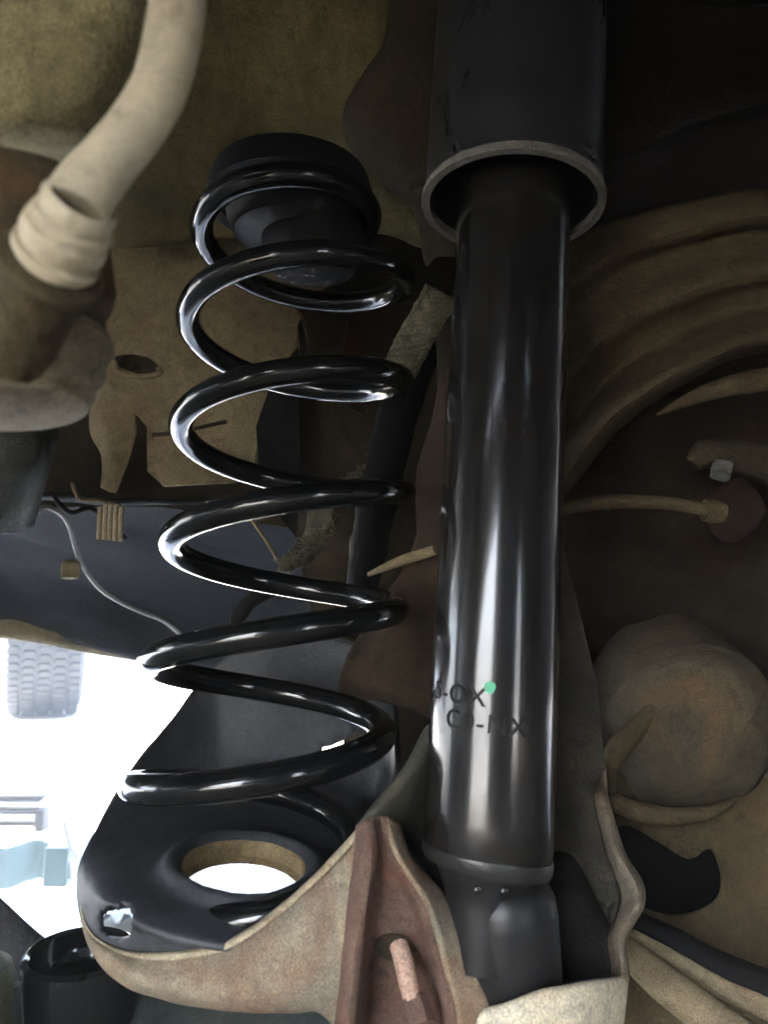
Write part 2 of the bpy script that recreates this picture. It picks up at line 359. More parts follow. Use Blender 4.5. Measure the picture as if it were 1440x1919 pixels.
# ------------------------------------------------------------ coil spring
YS = .415
def zx(x, y): v = PY(x, y, YS); return v.x, v.z
L = [(300, 1672), (240, 1448), (268, 1218), (303, 1010), (322, 800), (336, 600), (360, 425)]
Rr = [(700, 1590), (742, 1408), (768, 1165), (781, 942), (778, 732), (778, 545), (727, 418)]
keys = []   # half-turn keys: centre x, radius, z
seq = []
for l, r in zip(L, Rr): seq += [l, r]
pts3 = [zx(*p) for p in seq]
for i in range(len(pts3) - 1):
    (xa, za), (xb, zb) = pts3[i], pts3[i + 1]
    keys.append(Vector(((xa + xb) / 2, abs(xb - xa) / 2, (za + zb) / 2)))
# keys[i] sits at theta = 180 + 180*i + 90
hw = .0067
path = []
NS = 26
kk_ = 0; kk = [keys[0] + Vector((0, -.004, -.016)), keys[0] + Vector((0, -.003, -.0085))] + keys[1:] + [keys[-1] + Vector((.0, -.004, .007))]
tot = len(kk) - 1
sm = spline(kk, NS)
for i, k in enumerate(sm):
    th = R(180 + 90 - 180) + math.pi * i / NS
    if i < NS * .45: continue
    path.append(Vector((k.x + (k.y - hw) * math.cos(th), YS + (k.y - hw) * math.sin(th), k.z)))
sp = tube("coil_spring", path, [.0074 - .0009 * min(1, i / (len(path) * .5)) for i in range(len(path))], M_coil, None, n=2, seg=20, raw=True)
tag(sp, "glossy black coil spring standing on the dark pan left of the shock absorber", "spring")
TOPC = Vector((keys[-1].x, YS, keys[-1].z))

# upper seat of the spring
seat = thing("upper_spring_seat", TOPC + Vector((0, 0, .02)), "black rubber seat with steel cup inside the top coil of the spring", "spring seat")
oc = TOPC + Vector((0, .0, 0))
lathe("rubber_pad", [(.03, .029), (.040, .029), (.0435, .0265), (.0465, .016), (.0465, .0115), (.04, .0115), (.032, .018)], oc, (0, 0, 1), M_rub, seat, close=True)
lathe("steel_cup", [(.0, -.004), (.026, -.006), (.032, -.003), (.036, .006), (.038, .016), (.040, .0195)], oc + Vector((0, .006, 0)), (0, 0, 1),
      dirt("worn_grey_cup", (.02, .02, .02), (.05, .05, .052), (.22, .22, .22), rust_amt=0, scale=22, rough=.45, bump=.2), seat)
lathe("rubber_stop", [(0, -.016), (.016, -.016), (.024, -.014), (.027, -.008), (.028, 0), (.03, .008)], oc + Vector((.012, .008, -.008)), (0, 0, 1), M_rub, seat)

# ------------------------------------------------------------ shock absorber
YD = .352
a0 = PY(913, 1612, YD); a1 = PY(966, 330, YD + .012); ax = (a1 - a0).normalized(); LT = (a1 - a0).length
shock = thing("shock_absorber", a0 + Vector((0, 0, -.05)), "new glossy black shock absorber tube right of the coil spring", "shock absorber")
RT = .0277
lathe("tube", [(0, .0), (RT * .88, .0), (RT * .955, .0018), (RT * .985, .005), (RT * .985, .018), (RT * .985, LT * .3), (RT * .985, LT + .05)], a0, ax, M_shock, shock, seg=96)
cv = []; cf = []
for k in range(96):
    an = 2 * math.pi * k / 96; dn = .0001 * math.sin(an * 8)
    dv = U0 = None
    for j, (r, h) in enumerate(((RT * .86, -.0022), (RT * .94, -.002 + dn), (RT * .98, .0002), (RT * .988, .0035), (RT * .98, .0045))):
        ua = Vector((1, 0, 0)); ua = (ua - ax * ua.dot(ax)).normalized(); wa = ax.cross(ua)
        cv.append(a0 + ax * (h - .0025 * math.cos(an)) + (ua * math.cos(an) + wa * math.sin(an)) * r)
for k in range(96):
    for j in range(4): cf.append((k * 5 + j, ((k + 1) % 96) * 5 + j, ((k + 1) % 96) * 5 + j + 1, k * 5 + j + 1))
obj("crimped_end", cv, cf, gloss("worn_crimp", (.022, .022, .02), .3, .6, .2), shock)
lathe("neck", [(RT * .56, -.04), (RT * .6, -.02), (RT * .62, -.012), (RT * .7, -.006), (RT * .8, 0)], a0, ax, M_eye, shock)
ec = P(946, 1668, .332)
lathe("mounting_eye", [(0, .009), (.008, .009), (.012, .0075), (.0178, .003), (.0205, -.003), (.0213, -.01), (.0213, -.035), (.0205, -.055), (.016, -.07), (0, -.072)], ec, Vector((-.06, -.12, 1)), M_eye, shock, seg=64)
for k in range(2): lathe("glint_bead", [(0, .0018), (.0014, .0013), (.0019, 0), (.0014, -.0013), (0, -.0018)], P(896 + 50 * k, 1668 + 3 * k, .3135), Vector((0, -1, 0)), M_coil, shock, seg=14)  # added glossy beads standing for the highlights on the mounting eye
# dust cup
c0 = PY(961, 384, YD + .012)
RC = .0432
cup = lathe("dust_cup", [(RC - .002, 0), (RC - .002, .05), (RT * 1.3, .062), (RT * 1.3, .3), (RC - .001, .3), (RC, .06), (RC, 0)], c0, ax, gloss("satin_black_cup", (.02, .02, .021), .28, .1, .1), shock, seg=96, close=True)
rim = lathe("rim", [(RC - .0025, -.001), (RC + .0012, -.001), (RC + .0016, .0012), (RC + .0008, .0034), (RC - .0025, .0034)], c0, ax, M_rim, cup, seg=96, close=True)
# paint dot and markings wrapped on the tube
U = Vector((1, 0, 0)); U = (U - ax * U.dot(ax)).normalized(); W = ax.cross(U)
if W.y > 0: W = -W
def on_tube(u, h, lift=.0003):     # u: arc length from the near line, h: height along the tube
    a = u / (RT * .985); return a0 + ax * h + (U * math.sin(a) + W * math.cos(a)) * (RT * .985 + lift)
def tube_uv(px, py):               # arc and height on the tube of a point in the photo
    q = P(px, py, YD - RT); h = (q - a0).dot(ax); c = a0 + ax * h
    s = max(-.98, min(.98, (q - c).dot(U) / RT * 1.06)); return math.asin(s) * RT, h
u0, h0 = tube_uv(918, 1288)
vv = [on_tube(u0, h0, .0006)] + [on_tube(u0 + .0023 * math.cos(a) * (1 + .08 * math.sin(3 * a)), h0 + .0025 * math.sin(a), .0005) for a in [2 * math.pi * k / 20 for k in range(20)]]
obj("paint_dot", vv, [(0, 1 + k, 1 + (k + 1) % 20) for k in range(20)], M_green, shock)
def marking(txt, px, py, size, tilt):
    cu = bpy.data.curves.new("t", 'FONT'); cu.body = txt; cu.size = size; cu.space_character = 1.15; cu.offset = .00012
    to = bpy.data.objects.new("t", cu); COL.objects.link(to)
    dg = bpy.context.evaluated_depsgraph_get(); me = bpy.data.meshes.new_from_object(to.evaluated_get(dg))
    bm = bmesh.new(); bm.from_mesh(me); bmesh.ops.triangulate(bm, faces=bm.faces)
    for _ in range(1): bmesh.ops.subdivide_edges(bm, edges=bm.edges, cuts=2)
    bm.verts.index_update()
    uu, hh = tube_uv(px, py); v_ = []
    ct, st = math.cos(tilt), math.sin(tilt)
    for v in bm.verts:
        x, y = v.co.x * ct - v.co.y * st, v.co.x * st + v.co.y * ct
        v_.append(on_tube(uu + x, hh + y, .00035))
    f_ = [tuple(v.index for v in f.verts) for f in bm.faces]
    bm.free(); COL.objects.unlink(to); bpy.data.objects.remove(to)
    return obj("marking", v_, f_, M_ink, shock, smooth=False)
marking("-5-OX", 812, 1308, .0105, -.06)
marking("C0-NX", 842, 1362, .0105, -.05)

# ------------------------------------------------------------ trailing arm
arm = thing("trailing_arm", P(640, 1850, .34), "rusty dusty suspension arm with a dark pan holding the spring and shock", "suspension arm")
hc = PY(457, 1626, .415)
tilt = Vector((.10, -.16, 1)).normalized()
tu = (Vector((1, 0, 0)) - tilt * tilt.x).normalized(); tv = tilt.cross(tu)
NA = 20
def hring(r, h): return [hc + tu * r * math.cos(2 * math.pi * k / NA) + tv * r * math.sin(2 * math.pi * k / NA) + tilt * h for k in range(NA)]
# rim of the pan, counter-clockwise from the right (k=0 right, 5 far, 10 left, 15 near)
rimpx = [(735, 1480, .36), (745, 1400, .42), (740, 1310, .48), (700, 1225, .51), (610, 1188, .53), (500, 1195, .53), (405, 1248, .53), (325, 1345, .50), (262, 1420, .47), (205, 1505, .44),
         (158, 1600, .405), (149, 1665, .385), (160, 1725, .37), (190, 1765, .358), (255, 1788, .348), (345, 1784, .34), (430, 1762, .335), (530, 1695, .332), (620, 1612, .33), (690, 1536, .335)]
rim3 = [P(*p) for p in rimpx]
r0, r1, r2, r3 = hring(.0315, 0), hring(.036, .003), hring(.043, -.002), hring(.062, -.004)
def mixl(a, b, t, dz=0): return [p.lerp(q, t) + Vector((0, 0, dz)) for p, q in zip(a, b)]
r4 = []
for k in range(NA):
    q = rim3[k].copy(); base = r3[k]
    out = (Vector((q.x, q.y, 0)) - Vector((base.x, base.y, 0)))
    up = max(0, q.z - base.z)
    r4.append(Vector((base.x + out.x * .72, base.y + out.y * .72, base.z + (q.z - base.z) * .22)))
pan = loft("spring_pan", [r0, r1, r2, r3, r4, rim3], M_pan, arm, .003, 14, 14, closed=True, raw=True, rough=.0012)
def bore(o, outline):               # cut an opening with a clean edge
    base_ = world_loc(o); camp = Vector((0, 0, CZ)); n = len(outline)
    def scr(p):
        rel = p - camp; d = rel.y * CP + rel.z * SP
        return 720 + rel.x / d * FPX, 959.5 - (rel.z * CP - rel.y * SP) / d * FPX, d
    def inside(x, y):
        c_ = False
        for i in range(n):
            (x1, y1), (x2, y2) = outline[i], outline[(i + 1) % n]
            if (y1 > y) != (y2 > y) and x < (x2 - x1) * (y - y1) / (y2 - y1) + x1: c_ = not c_
        return c_
    bm = bmesh.new(); bm.from_mesh(o.data); out = []
    for f in bm.faces:
        x, y, d = scr(f.calc_center_median() + base_)
        if inside(x, y): out.append(f)
    rimv = {v for f in out for v in f.verts}
    bmesh.ops.delete(bm, geom=out, context='FACES')
    for v in rimv:
        if not v.is_valid: continue
        x, y, d = scr(v.co + base_); best = None
        for i in range(n):
            (x1, y1), (x2, y2) = outline[i], outline[(i + 1) % n]
            t = max(0, min(1, ((x - x1) * (x2 - x1) + (y - y1) * (y2 - y1)) / ((x2 - x1) ** 2 + (y2 - y1) ** 2)))
            qx, qy = x1 + (x2 - x1) * t, y1 + (y2 - y1) * t; e = (qx - x) ** 2 + (qy - y) ** 2
            if best is None or e < best[0]: best = (e, qx, qy)
        v.co = P(best[1], best[2], d) - base_
    bm.to_mesh(o.data); bm.free()
bore(pan, [(220 + (x - 220) * 1.35, 1727 + (y - 1729) * 1.4) for x, y in [(196, 1722), (205, 1712), (222, 1709), (236, 1706), (242, 1718), (244, 1735), (238, 1749), (222, 1752), (206, 1750), (197, 1740)]])
bore(pan, [(598, 1412), (604, 1400), (620, 1396), (640, 1388), (668, 1372), (700, 1378), (690, 1400), (660, 1416), (636, 1424), (612, 1427)])
plate("tan_backing", [(645, 1340, .56), (740, 1340, .56), (740, 1440, .56), (643, 1440, .56)], M_plate, arm, thick=.002)
lathe("hole_flange", [(.0312, .0005), (.0315, -.008), (.0285, -.011), (.0282, -.0105), (.0305, -.008), (.0302, 0)], hc, tilt, M_bronze, pan, seg=64)
# front wall of the arm
low = [(735, 1480, .36)] * 0
top_edge = [(149, 1650, .388), (158, 1722, .369), (190, 1764, .356), (255, 1787, .346), (345, 1783, .338), (430, 1761, .333), (530, 1694, .330), (620, 1611, .328), (688, 1537, .330)]
mid_edge = [(150, 1665, .386), (163, 1745, .362), (205, 1800, .344), (275, 1835, .332), (365, 1845, .325), (455, 1840, .32), (550, 1800, .316), (620, 1760, .314), (676, 1730, .314)]
bot_edge = [(152, 1675, .386), (172, 1770, .362), (225, 1838, .345), (300, 1868, .334), (390, 1885, .327), (480, 1892, .322), (550, 1890, .318), (600, 1888, .316), (645, 1930, .316)]
und_edge = [(158, 1670, .392), (185, 1765, .372), (240, 1832, .36), (310, 1862, .35), (400, 1878, .345), (480, 1886, .34), (550, 1884, .336), (600, 1882, .334), (650, 1920, .33)]
loft("front_wall", [top_edge, mid_edge, bot_edge, und_edge], M_arm, arm, .002, 6, 6, rough=.001)
loft("lip", [[(x, y, d + .002) for x, y, d in top_edge], [(x + 1, y + 4, d - .003) for x, y, d in top_edge], [(x + 3, y + 12, d - .004) for x, y, d in top_edge]], M_armlip, arm, .0015, 6, 3, rough=.0008)
# folded, rusty web with its hollow and the edge strip beside the shock pocket
web = [
 [(672, 1548, .326), (690, 1536, .322), (700, 1530, .324), (712, 1530, .326), (722, 1532, .326), (735, 1540, .33)],
 [(670, 1600, .318), (697, 1595, .311), (712, 1600, .32), (728, 1602, .322), (742, 1600, .319), (768, 1612, .33)],
 [(660, 1690, .313), (686, 1690, .306), (702, 1694, .322), (765, 1690, .324), (795, 1686, .316), (830, 1684, .328)],
 [(650, 1770, .311), (675, 1770, .303), (697, 1775, .325), (790, 1768, .326), (818, 1760, .312), (872, 1752, .326)],
 [(640, 1850, .311), (664, 1850, .302), (690, 1855, .327), (805, 1845, .327), (834, 1835, .31), (898, 1825, .322)],
 [(630, 1930, .311), (655, 1930, .302), (685, 1930, .327), (812, 1930, .327), (845, 1925, .309), (935, 1888, .318)],
 [(630, 2060, .311), (655, 2060, .302), (685, 2060, .327), (812, 2060, .327), (845, 2060, .309), (960, 2050, .312)]]
loft("rusty_web", web, M_armrust, arm, .0025, 6, 6, rough=.0012)
strip = [[(722, 1532, .3255), (738, 1541, .3275), (745, 1541, .335)], [(745, 1600, .3165), (770, 1612, .3285), (775, 1612, .34)], [(797, 1684, .314), (832, 1684, .3265), (838, 1684, .34)],
         [(822, 1758, .31), (874, 1752, .3245), (880, 1752, .34)], [(840, 1832, .308), (900, 1825, .3205), (908, 1822, .335)], [(858, 1915, .307), (937, 1886, .3165), (942, 1880, .33)], [(858, 2060, .307), (962, 2040, .312), (975, 2030, .33)]]
loft("edge_strip", strip, M_arm, arm, .002, 5, 6, rough=.001)
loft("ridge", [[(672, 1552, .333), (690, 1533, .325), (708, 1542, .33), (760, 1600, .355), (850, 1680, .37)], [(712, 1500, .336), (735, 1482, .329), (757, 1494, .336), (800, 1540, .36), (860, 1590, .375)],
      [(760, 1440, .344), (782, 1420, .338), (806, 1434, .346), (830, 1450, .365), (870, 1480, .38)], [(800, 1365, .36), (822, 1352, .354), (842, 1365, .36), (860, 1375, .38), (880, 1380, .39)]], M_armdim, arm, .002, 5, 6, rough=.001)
# back wall behind the shock, with the wavy right edge
back = [(800, 1400, .44), (860, 1200, .44), (930, 1020, .44), (1055, 1010, .44), (1085, 1130, .44), (1120, 1280, .44), (1133, 1420, .44), (1140, 1500, .44), (1155, 1560, .43), (1172, 1610, .42), (1200, 1650, .415), (1206, 1690, .41),
        (1190, 1725, .41), (1173, 1760, .405), (1174, 1820, .40), (1172, 1870, .40), (1160, 1990, .40), (820, 1990, .40), (800, 1560, .42)]
plate("back_wall", back, dirt("grey_brown_wall", (0.034, 0.032, 0.023), (0.069, 0.063, 0.048), (0.103, 0.094, 0.071), (.1, .07, .04), .2, 18, bump=.4), arm, rough=.001)
loft("right_edge_lip", [[(1135, 1440, .442), (1138, 1475, .43), (1140, 1500, .42), (1157, 1560, .41), (1175, 1608, .40), (1203, 1652, .39), (1208, 1692, .38), (1190, 1728, .375), (1172, 1762, .37), (1176, 1815, .36), (1172, 1870, .352), (1158, 1990, .34)],
      [(1134, 1440, .442), (1133, 1475, .425), (1132, 1500, .415), (1146, 1560, .40), (1163, 1608, .388), (1190, 1654, .378), (1196, 1688, .37), (1178, 1722, .365), (1161, 1758, .36), (1165, 1815, .35), (1160, 1870, .342), (1146, 1990, .33)],
      [(1132, 1440, .444), (1124, 1475, .435), (1116, 1500, .42), (1128, 1560, .41), (1142, 1608, .40), (1160, 1652, .39), (1165, 1690, .385), (1156, 1725, .38), (1140, 1762, .375), (1145, 1815, .37), (1140, 1850, .365), (1130, 1990, .35)]],
      M_arm, arm, .0015, 5, 4, rough=.0008)
loft("pocket_shade_panel", [[(800, 1600, .40), (960, 1600, .425), (1050, 1590, .425), (1085, 1620, .42), (1110, 1680, .415)], [(830, 1680, .385), (960, 1680, .385), (1060, 1670, .385), (1110, 1700, .385), (1140, 1735, .385)],  # dark sheet over the back wall, painting the shade inside the pocket
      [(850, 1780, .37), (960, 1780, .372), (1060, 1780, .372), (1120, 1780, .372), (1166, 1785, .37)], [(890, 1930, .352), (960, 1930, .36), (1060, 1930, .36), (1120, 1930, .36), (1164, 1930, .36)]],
     dirt("pocket_shade", (.012, .012, .011), (.022, .021, .019), (.045, .042, .034), (.06, .03, .022), .12, 24, bump=.4), arm, .002, 6, 6, rough=.0015)
loft("pale_front_flange", [[(922, 1893, .304), (950, 1888, .305), (1010, 1860, .308), (1090, 1842, .318), (1150, 1834, .335), (1178, 1830, .35)],
      [(895, 1925, .300), (950, 1905, .301), (1015, 1880, .303), (1090, 1862, .312), (1150, 1852, .33), (1172, 1850, .34)],
      [(900, 2080, .29), (950, 2050, .292), (1020, 2040, .295), (1090, 2030, .305), (1130, 2030, .32), (1150, 2030, .33)]], M_white, arm, .002, 6, 6, rough=.001)
loft("pocket_floor", [[(735, 1545, .335), (830, 1700, .335), (900, 1850, .325), (950, 1890, .327), (1090, 1845, .337), (1176, 1832, .352)],
      [(740, 1560, .39), (850, 1700, .39), (920, 1820, .385), (980, 1850, .38), (1090, 1830, .38), (1165, 1825, .38)]], M_pan, arm, .002, 5, 4)
bolt = tube("bolt", [(748, 1772, .32), (758, 1806, .313), (766, 1845, .308), (775, 1876, .304)], [.0038, .0038, .0037, .0035], M_pink, arm, n=6)
lathe("nut", [(0, .006), (.004, .006), (.0058, .0045), (.0062, 0), (.0058, -.005), (.003, -.006)], P(784, 1897, .303), P(745, 1768, .32) - P(776, 1880, .304), M_armrust, bolt, seg=6)
plate("bolt_shadow", ring_px(735, 1775, 34, 26, .3235, 12), M_brown2, arm, thick=.001)  # dark disc painted as the shadow around the bolt

# ------------------------------------------------------------ pipe and canister upper left
pipe = thing("bent_pipe", P(60, 520, .36), "blurred beige dusty pipe bending down to a ribbed collar at top left", "pipe")
tube("pipe", [(350, -160, .20), (338, -40, .198), (325, 60, .195), (300, 160, .193), (258, 235, .19), (205, 300, .187), (165, 348, .185), (140, 395, .183)], [.0068, .0068, .0068, .0066, .0066, .0066, .0072, .0078], M_beige, pipe, n=8, seg=32)
pa = (P(112, 455, .1925) - P(155, 365, .185)).normalized()
lathe("ribbed_collar", [(.0075, -.004), (.0086, -.002), (.0084, .0005), (.0076, .001), (.0090, .002), (.0093, .0034), (.0086, .0042), (.0098, .005), (.0101, .008), (.0094, .0096), (.0084, .0100), (.0086, .0108), (.0102, .0112), (.0103, .013), (.0090, .0135), (.0088, .0155), (0, .0155)], P(142, 398, .183), pa, M_beige, pipe, seg=48)
lathe("flange", [(0, .0145), (.0105, .0148), (.0126, .0155), (.0132, .017), (.0124, .0185), (.0105, .0195), (.0105, .045), (0, .045)], P(142, 398, .183), pa, M_brown, pipe, seg=48)
tank = thing("exhaust_muffler", P(100, 100, .28), "big brown dusty rounded tank filling the top left corner", "tank")
loft("shell", [[(-260, -250, .27), (-60, -250, .245), (120, -250, .24), (250, -250, .245), (330, -250, .27)],
      [(-260, -40, .27), (-60, -40, .245), (120, -40, .24), (250, -40, .245), (320, -30, .27)],
      [(-260, 120, .27), (-60, 120, .245), (100, 120, .24), (210, 130, .245), (290, 140, .27)],
      [(-260, 240, .28), (-60, 240, .25), (80, 240, .248), (150, 250, .255), (220, 250, .27)],
      [(-260, 300, .30), (-60, 298, .28), (40, 296, .28), (90, 296, .28), (150, 290, .29)]], M_olive, tank, rough=.001)
can = thing("round_canister", P(0, 700, .42), "brown round housing with pale stepped lower rim at the left edge", "housing")
cc = P(6, 575, .225)
lathe("body", [(r * .505, h * .505) for r, h in ((0, .075), (.03, .073), (.05, .066), (.058, .05), (.061, .01), (.058, .0), (.054, -.004), (.0535, -.03), (.050, -.034))], cc, Vector((-.12, 0, 1)), M_canrust, can, seg=72, rough=.0015)
lathe("lower_rim", [(r * .505, h * .505) for r, h in ((.049, -.018), (.0555, -.02), (.0575, -.026), (.053, -.032), (.052, -.042), (.0475, -.046), (.0465, -.052), (.042, -.055), (.041, -.06), (.03, -.063), (0, -.065))], cc, Vector((-.12, 0, 1)), M_tan, can, seg=72)
muf = thing("grey_shield", P(0, 980, .6), "smooth light grey metal heat shield curving down at the left edge", "heat shield")
loft("sheet", [[(-200, 740, .58), (-40, 750, .57), (60, 770, .58), (112, 780, .61)], [(-200, 840, .56), (-40, 850, .55), (60, 850, .56), (98, 850, .6)],
      [(-200, 930, .57), (-40, 930, .56), (40, 930, .57), (75, 930, .6)], [(-200, 1000, .59), (-40, 1000, .58), (20, 998, .59), (62, 985, .6)]], dirt("grey_shield_paint", (.05, .055, .05), (.08, .088, .08), (.12, .13, .12), rust_amt=.05, scale=8, rough=.55), muf)

# things hanging under the floor on the left
lv = thing("tan_bracket", P(215, 1010, .62), "flat tan bracket hanging beside a ribbed tab left of the spring", "bracket")
loft("stem", [[(190, 720, .62), (215, 720, .615), (262, 730, .62)], [(172, 790, .62), (210, 790, .615), (258, 800, .62)], [(190, 850, .62), (215, 860, .615), (240, 860, .62)], [(192, 912, .62), (205, 918, .617), (216, 918, .62)]], M_plate, lv, .003, 5, 5, rough=.004)
for k in range(5):
    x = 186 + k * 10
    tube("tab_rib", [(x + 2, 946 + (6 if k in (0, 4) else 0), .6), (x, 975, .598), (x - 1, 1010 + k, .6)], .0021, M_armlip, lv, n=4, seg=8)
tube("hook", [(135, 905, .6), (150, 935, .6), (185, 938, .6), (225, 948, .6)], .0015, M_plate, lv, n=5)
cb = tube("brake_cable", [(70, 960, .66), (88, 950, .66), (125, 975, .68), (150, 1050, .72), (190, 1105, .75), (250, 1140, .78), (305, 1162, .8), (340, 1190, .82)], .0022, M_steel, None)
tag(cb, "thin pale cable sagging across the blue grey floor panel", "cable")
cl = box("cable_clip", P(132, 1068, .72), (.016, .012, .016), M_plate, None, rz=.3); tag(cl, "small grey clip on the floor panel above the thin cable", "clip")
wr = tube("black_wire", [(95, 925, .62), (130, 960, .64), (175, 955, .65), (235, 1010, .66)], .002, M_black, None); tag(wr, "thin black wire looping beside the ribbed tan tab", "wire")

hs = tube("braided_hose", [(826, 548, .46), (800, 600, .465), (770, 650, .47), (745, 705, .48)], [.0085, .009, .0088, .0085], M_hose, None, rough=.0018, n=14, seg=24)
tag(hs, "short yellowish braided hose between the spring and the shock absorber", "hose")
hv, hf = [], []
def add_wire(pts, r, seg=5):
    b0 = len(hv)
    for i, p in enumerate(pts):
        T = (pts[min(i + 1, len(pts) - 1)] - pts[max(i - 1, 0)]).normalized(); N = T.orthogonal().normalized(); B = T.cross(N)
        for k in range(seg): hv.append(p + (N * math.cos(6.2832 * k / seg) + B * math.sin(6.2832 * k / seg)) * r)
    for i in range(len(pts) - 1):
        for k in range(seg): hf.append((b0 + i * seg + k, b0 + i * seg + (k + 1) % seg, b0 + (i + 1) * seg + (k + 1) % seg, b0 + (i + 1) * seg + k))
hp = spline([P(826, 548, .46), P(800, 600, .465), P(770, 650, .47), P(745, 705, .48)], 16)
for dr in (1, -1):
    for q in range(12):
        w_ = []
        for i, p in enumerate(hp):
            T = (hp[min(i + 1, len(hp) - 1)] - hp[max(i - 1, 0)]).normalized(); N = (Vector((0, 1, 0)) - T * T.y).normalized(); B = T.cross(N)
            a = 6.2832 * q / 12 + dr * i * .17
            w_.append(wob(p + (N * math.cos(a) + B * math.sin(a)) * (.0094 + .0003 * dr), .0012, 200))
        add_wire(w_, .0009)
tag(obj("braid", hv, hf, M_hose, hs), kind='stuff')
st = thing("frayed_strap", P(560, 1060, .56), "frayed silvery strap hanging behind the middle coils", "strap")
loft("strap_upper", [[(645, 900, .56), (700, 862, .55)], [(630, 930, .56), (690, 900, .55)]], M_mesh, st, .001, 12, 8, rough=.004)
loft("strap_lower", [[(575, 950, .56), (628, 940, .55)], [(575, 1000, .56), (622, 985, .55)], [(530, 1055, .56), (600, 1045, .555)], [(520, 1068, .56), (545, 1072, .56)]], M_mesh, st, .001, 14, 8, rough=.004)
hv, hf = [], []
for q in range(90):
    f, g_ = random.random(), random.random()
    if q < 60: p = P(525 + 100 * f + 12 * (g_ - .5), 1065 - 110 * f * (.4 + .6 * g_), .553)
    else: p = P(635 + 60 * f, 925 - 50 * f + 25 * (g_ - .5), .548)
    d_ = Vector((random.uniform(-1, 1), random.uniform(-.6, .3), random.uniform(-1, 1))).normalized() * random.uniform(.006, .016)
    add_wire([p - d_ * .5, p + Vector((0, -.002, .001)), p + d_ * .5], .0005, 4)
tag(obj("frayed_wires", hv, hf, M_hose, st), kind='stuff')
wr2 = tube("thin_rod", [(472, 975, .56), (500, 1015, .56), (520, 1050, .56)], .0012, M_plate, None); tag(wr2, "thin tan rod slanting down behind the fourth coil", "rod")
rd = tube("pale_rod", [(690, 1078, .5), (750, 1052, .49), (815, 1030, .48)], [.0015, .003, .0032], M_plate, None, rough=.0006); tag(rd, "short pale rod pointing at the shock from its left", "rod")
sb = box("pale_block", P(678, 1030, .6), (.018, .012, .022), M_plate, None); tag(sb, "small dull pale block behind the spring beside the shock", "block")
sp2 = tube("spike_bracket", [(440, 1180, .6), (450, 1150, .6), (480, 1120, .6), (530, 1095, .6)], [.004, .006, .005, .007], M_black, None, rough=.003); tag(sp2, "dark twisted bracket hanging below the fourth coil", "bracket")

# ------------------------------------------------------------ right side
hz = tube("brake_hose", [(1030, 960, .47), (1080, 948, .47), (1150, 940, .475), (1240, 942, .48), (1330, 955, .485)], [.0045, .0045, .0045, .004, .0042], M_brown, None)
tag(hz, "dusty brake hose running right from the shock to a rusty fitting", "brake hose")
ft = thing("hose_fitting", P(1375, 1000, .5), "reddish rusty fitting with a pale nut at the right edge", "fitting")
lathe("rusty_body", [(0, -.016), (.01, -.015), (.0145, -.009), (.015, .004), (.012, .012), (0, .016)], P(1378, 955, .495), Vector((.5, -.6, .4)), dirt("dark_rust", (.04, .026, .02), (.07, .042, .032), (.1, .065, .05), (.07, .035, .02), .5, 60, bump=1), ft, rough=.006, seg=24)
lathe("pale_nut", [(0, -.006), (.006, -.006), (.0075, -.004), (.0075, .004), (.006, .006), (0, .006)], P(1355, 880, .5), Vector((.8, -.4, -.3)), dirt("dull_nut", (.08, .08, .07), (.14, .14, .125), (.2, .2, .18), rust_amt=.2), ft, seg=6)
lathe("collar", [(0, -.006), (.0065, -.006), (.0075, 0), (.0065, .006), (0, .006)], P(1338, 958, .487), Vector((1, .1, -.1)), M_brown, ft, seg=24)
tube("bleed_screw", [(1300, 868, .51), (1340, 850, .51), (1440, 870, .51), (1500, 905, .51)], [.006, .011, .012, .014], M_brown2, ft, rough=.003)

hub = thing("rusty_housing", P(1290, 1530, .47), "round rust stained housing with a pale rib right of the arm", "housing")
hcn = P(1300, 1372, .49)
lathe("dome", [(0, .028), (.02, .0275), (.036, .023), (.047, .014), (.053, .004), (.0545, -.004), (.051, -.008), (.0545, -.012), (.055, -.03), (.05, -.06)], hcn, Vector((.02, -1, -.5)),
      dirt("housing_rust", (0.043, 0.039, 0.027), (0.078, 0.067, 0.046), (0.117, 0.098, 0.067), (.2, .11, .05), .32, 13, bump=.45), hub, seg=96, rough=.004)
tube("rib", [(1262, 1278, .474), (1215, 1335, .466), (1165, 1395, .463), (1142, 1440, .466), (1140, 1485, .469)], [.001, .004, .007, .006, .004], M_brown, hub, rough=.0015)
tube("lower_flange", [(1125, 1490, .478), (1190, 1518, .474), (1250, 1530, .473), (1320, 1525, .473), (1390, 1495, .476)], [.005, .0055, .0055, .004, .001], M_brown, hub, rough=.0015)
s1 = tube("pale_strut", [(1170, 1745, .45), (1260, 1795, .44), (1340, 1845, .43), (1460, 1900, .42)], [.003, .0045, .0055, .006], M_plate, None, rough=.0008, flat=.6)
tag(s1, "thin pale metal strut crossing the bottom right corner", "strut")
s2 = tube("brown_strut", [(1170, 1775, .43), (1220, 1820, .42), (1300, 1885, .41), (1400, 1960, .40)], [.007, .009, .01, .011], M_plate, None, rough=.001)
tag(s2, "thicker yellowish brown bar below the thin pale strut", "strut")
s3 = tube("dark_strut", [(1180, 1725, .46), (1260, 1765, .45), (1350, 1815, .44), (1480, 1870, .43)], [.007, .008, .009, .01], M_black, None)
tag(s3, "black bar just above the thin pale strut", "strut")

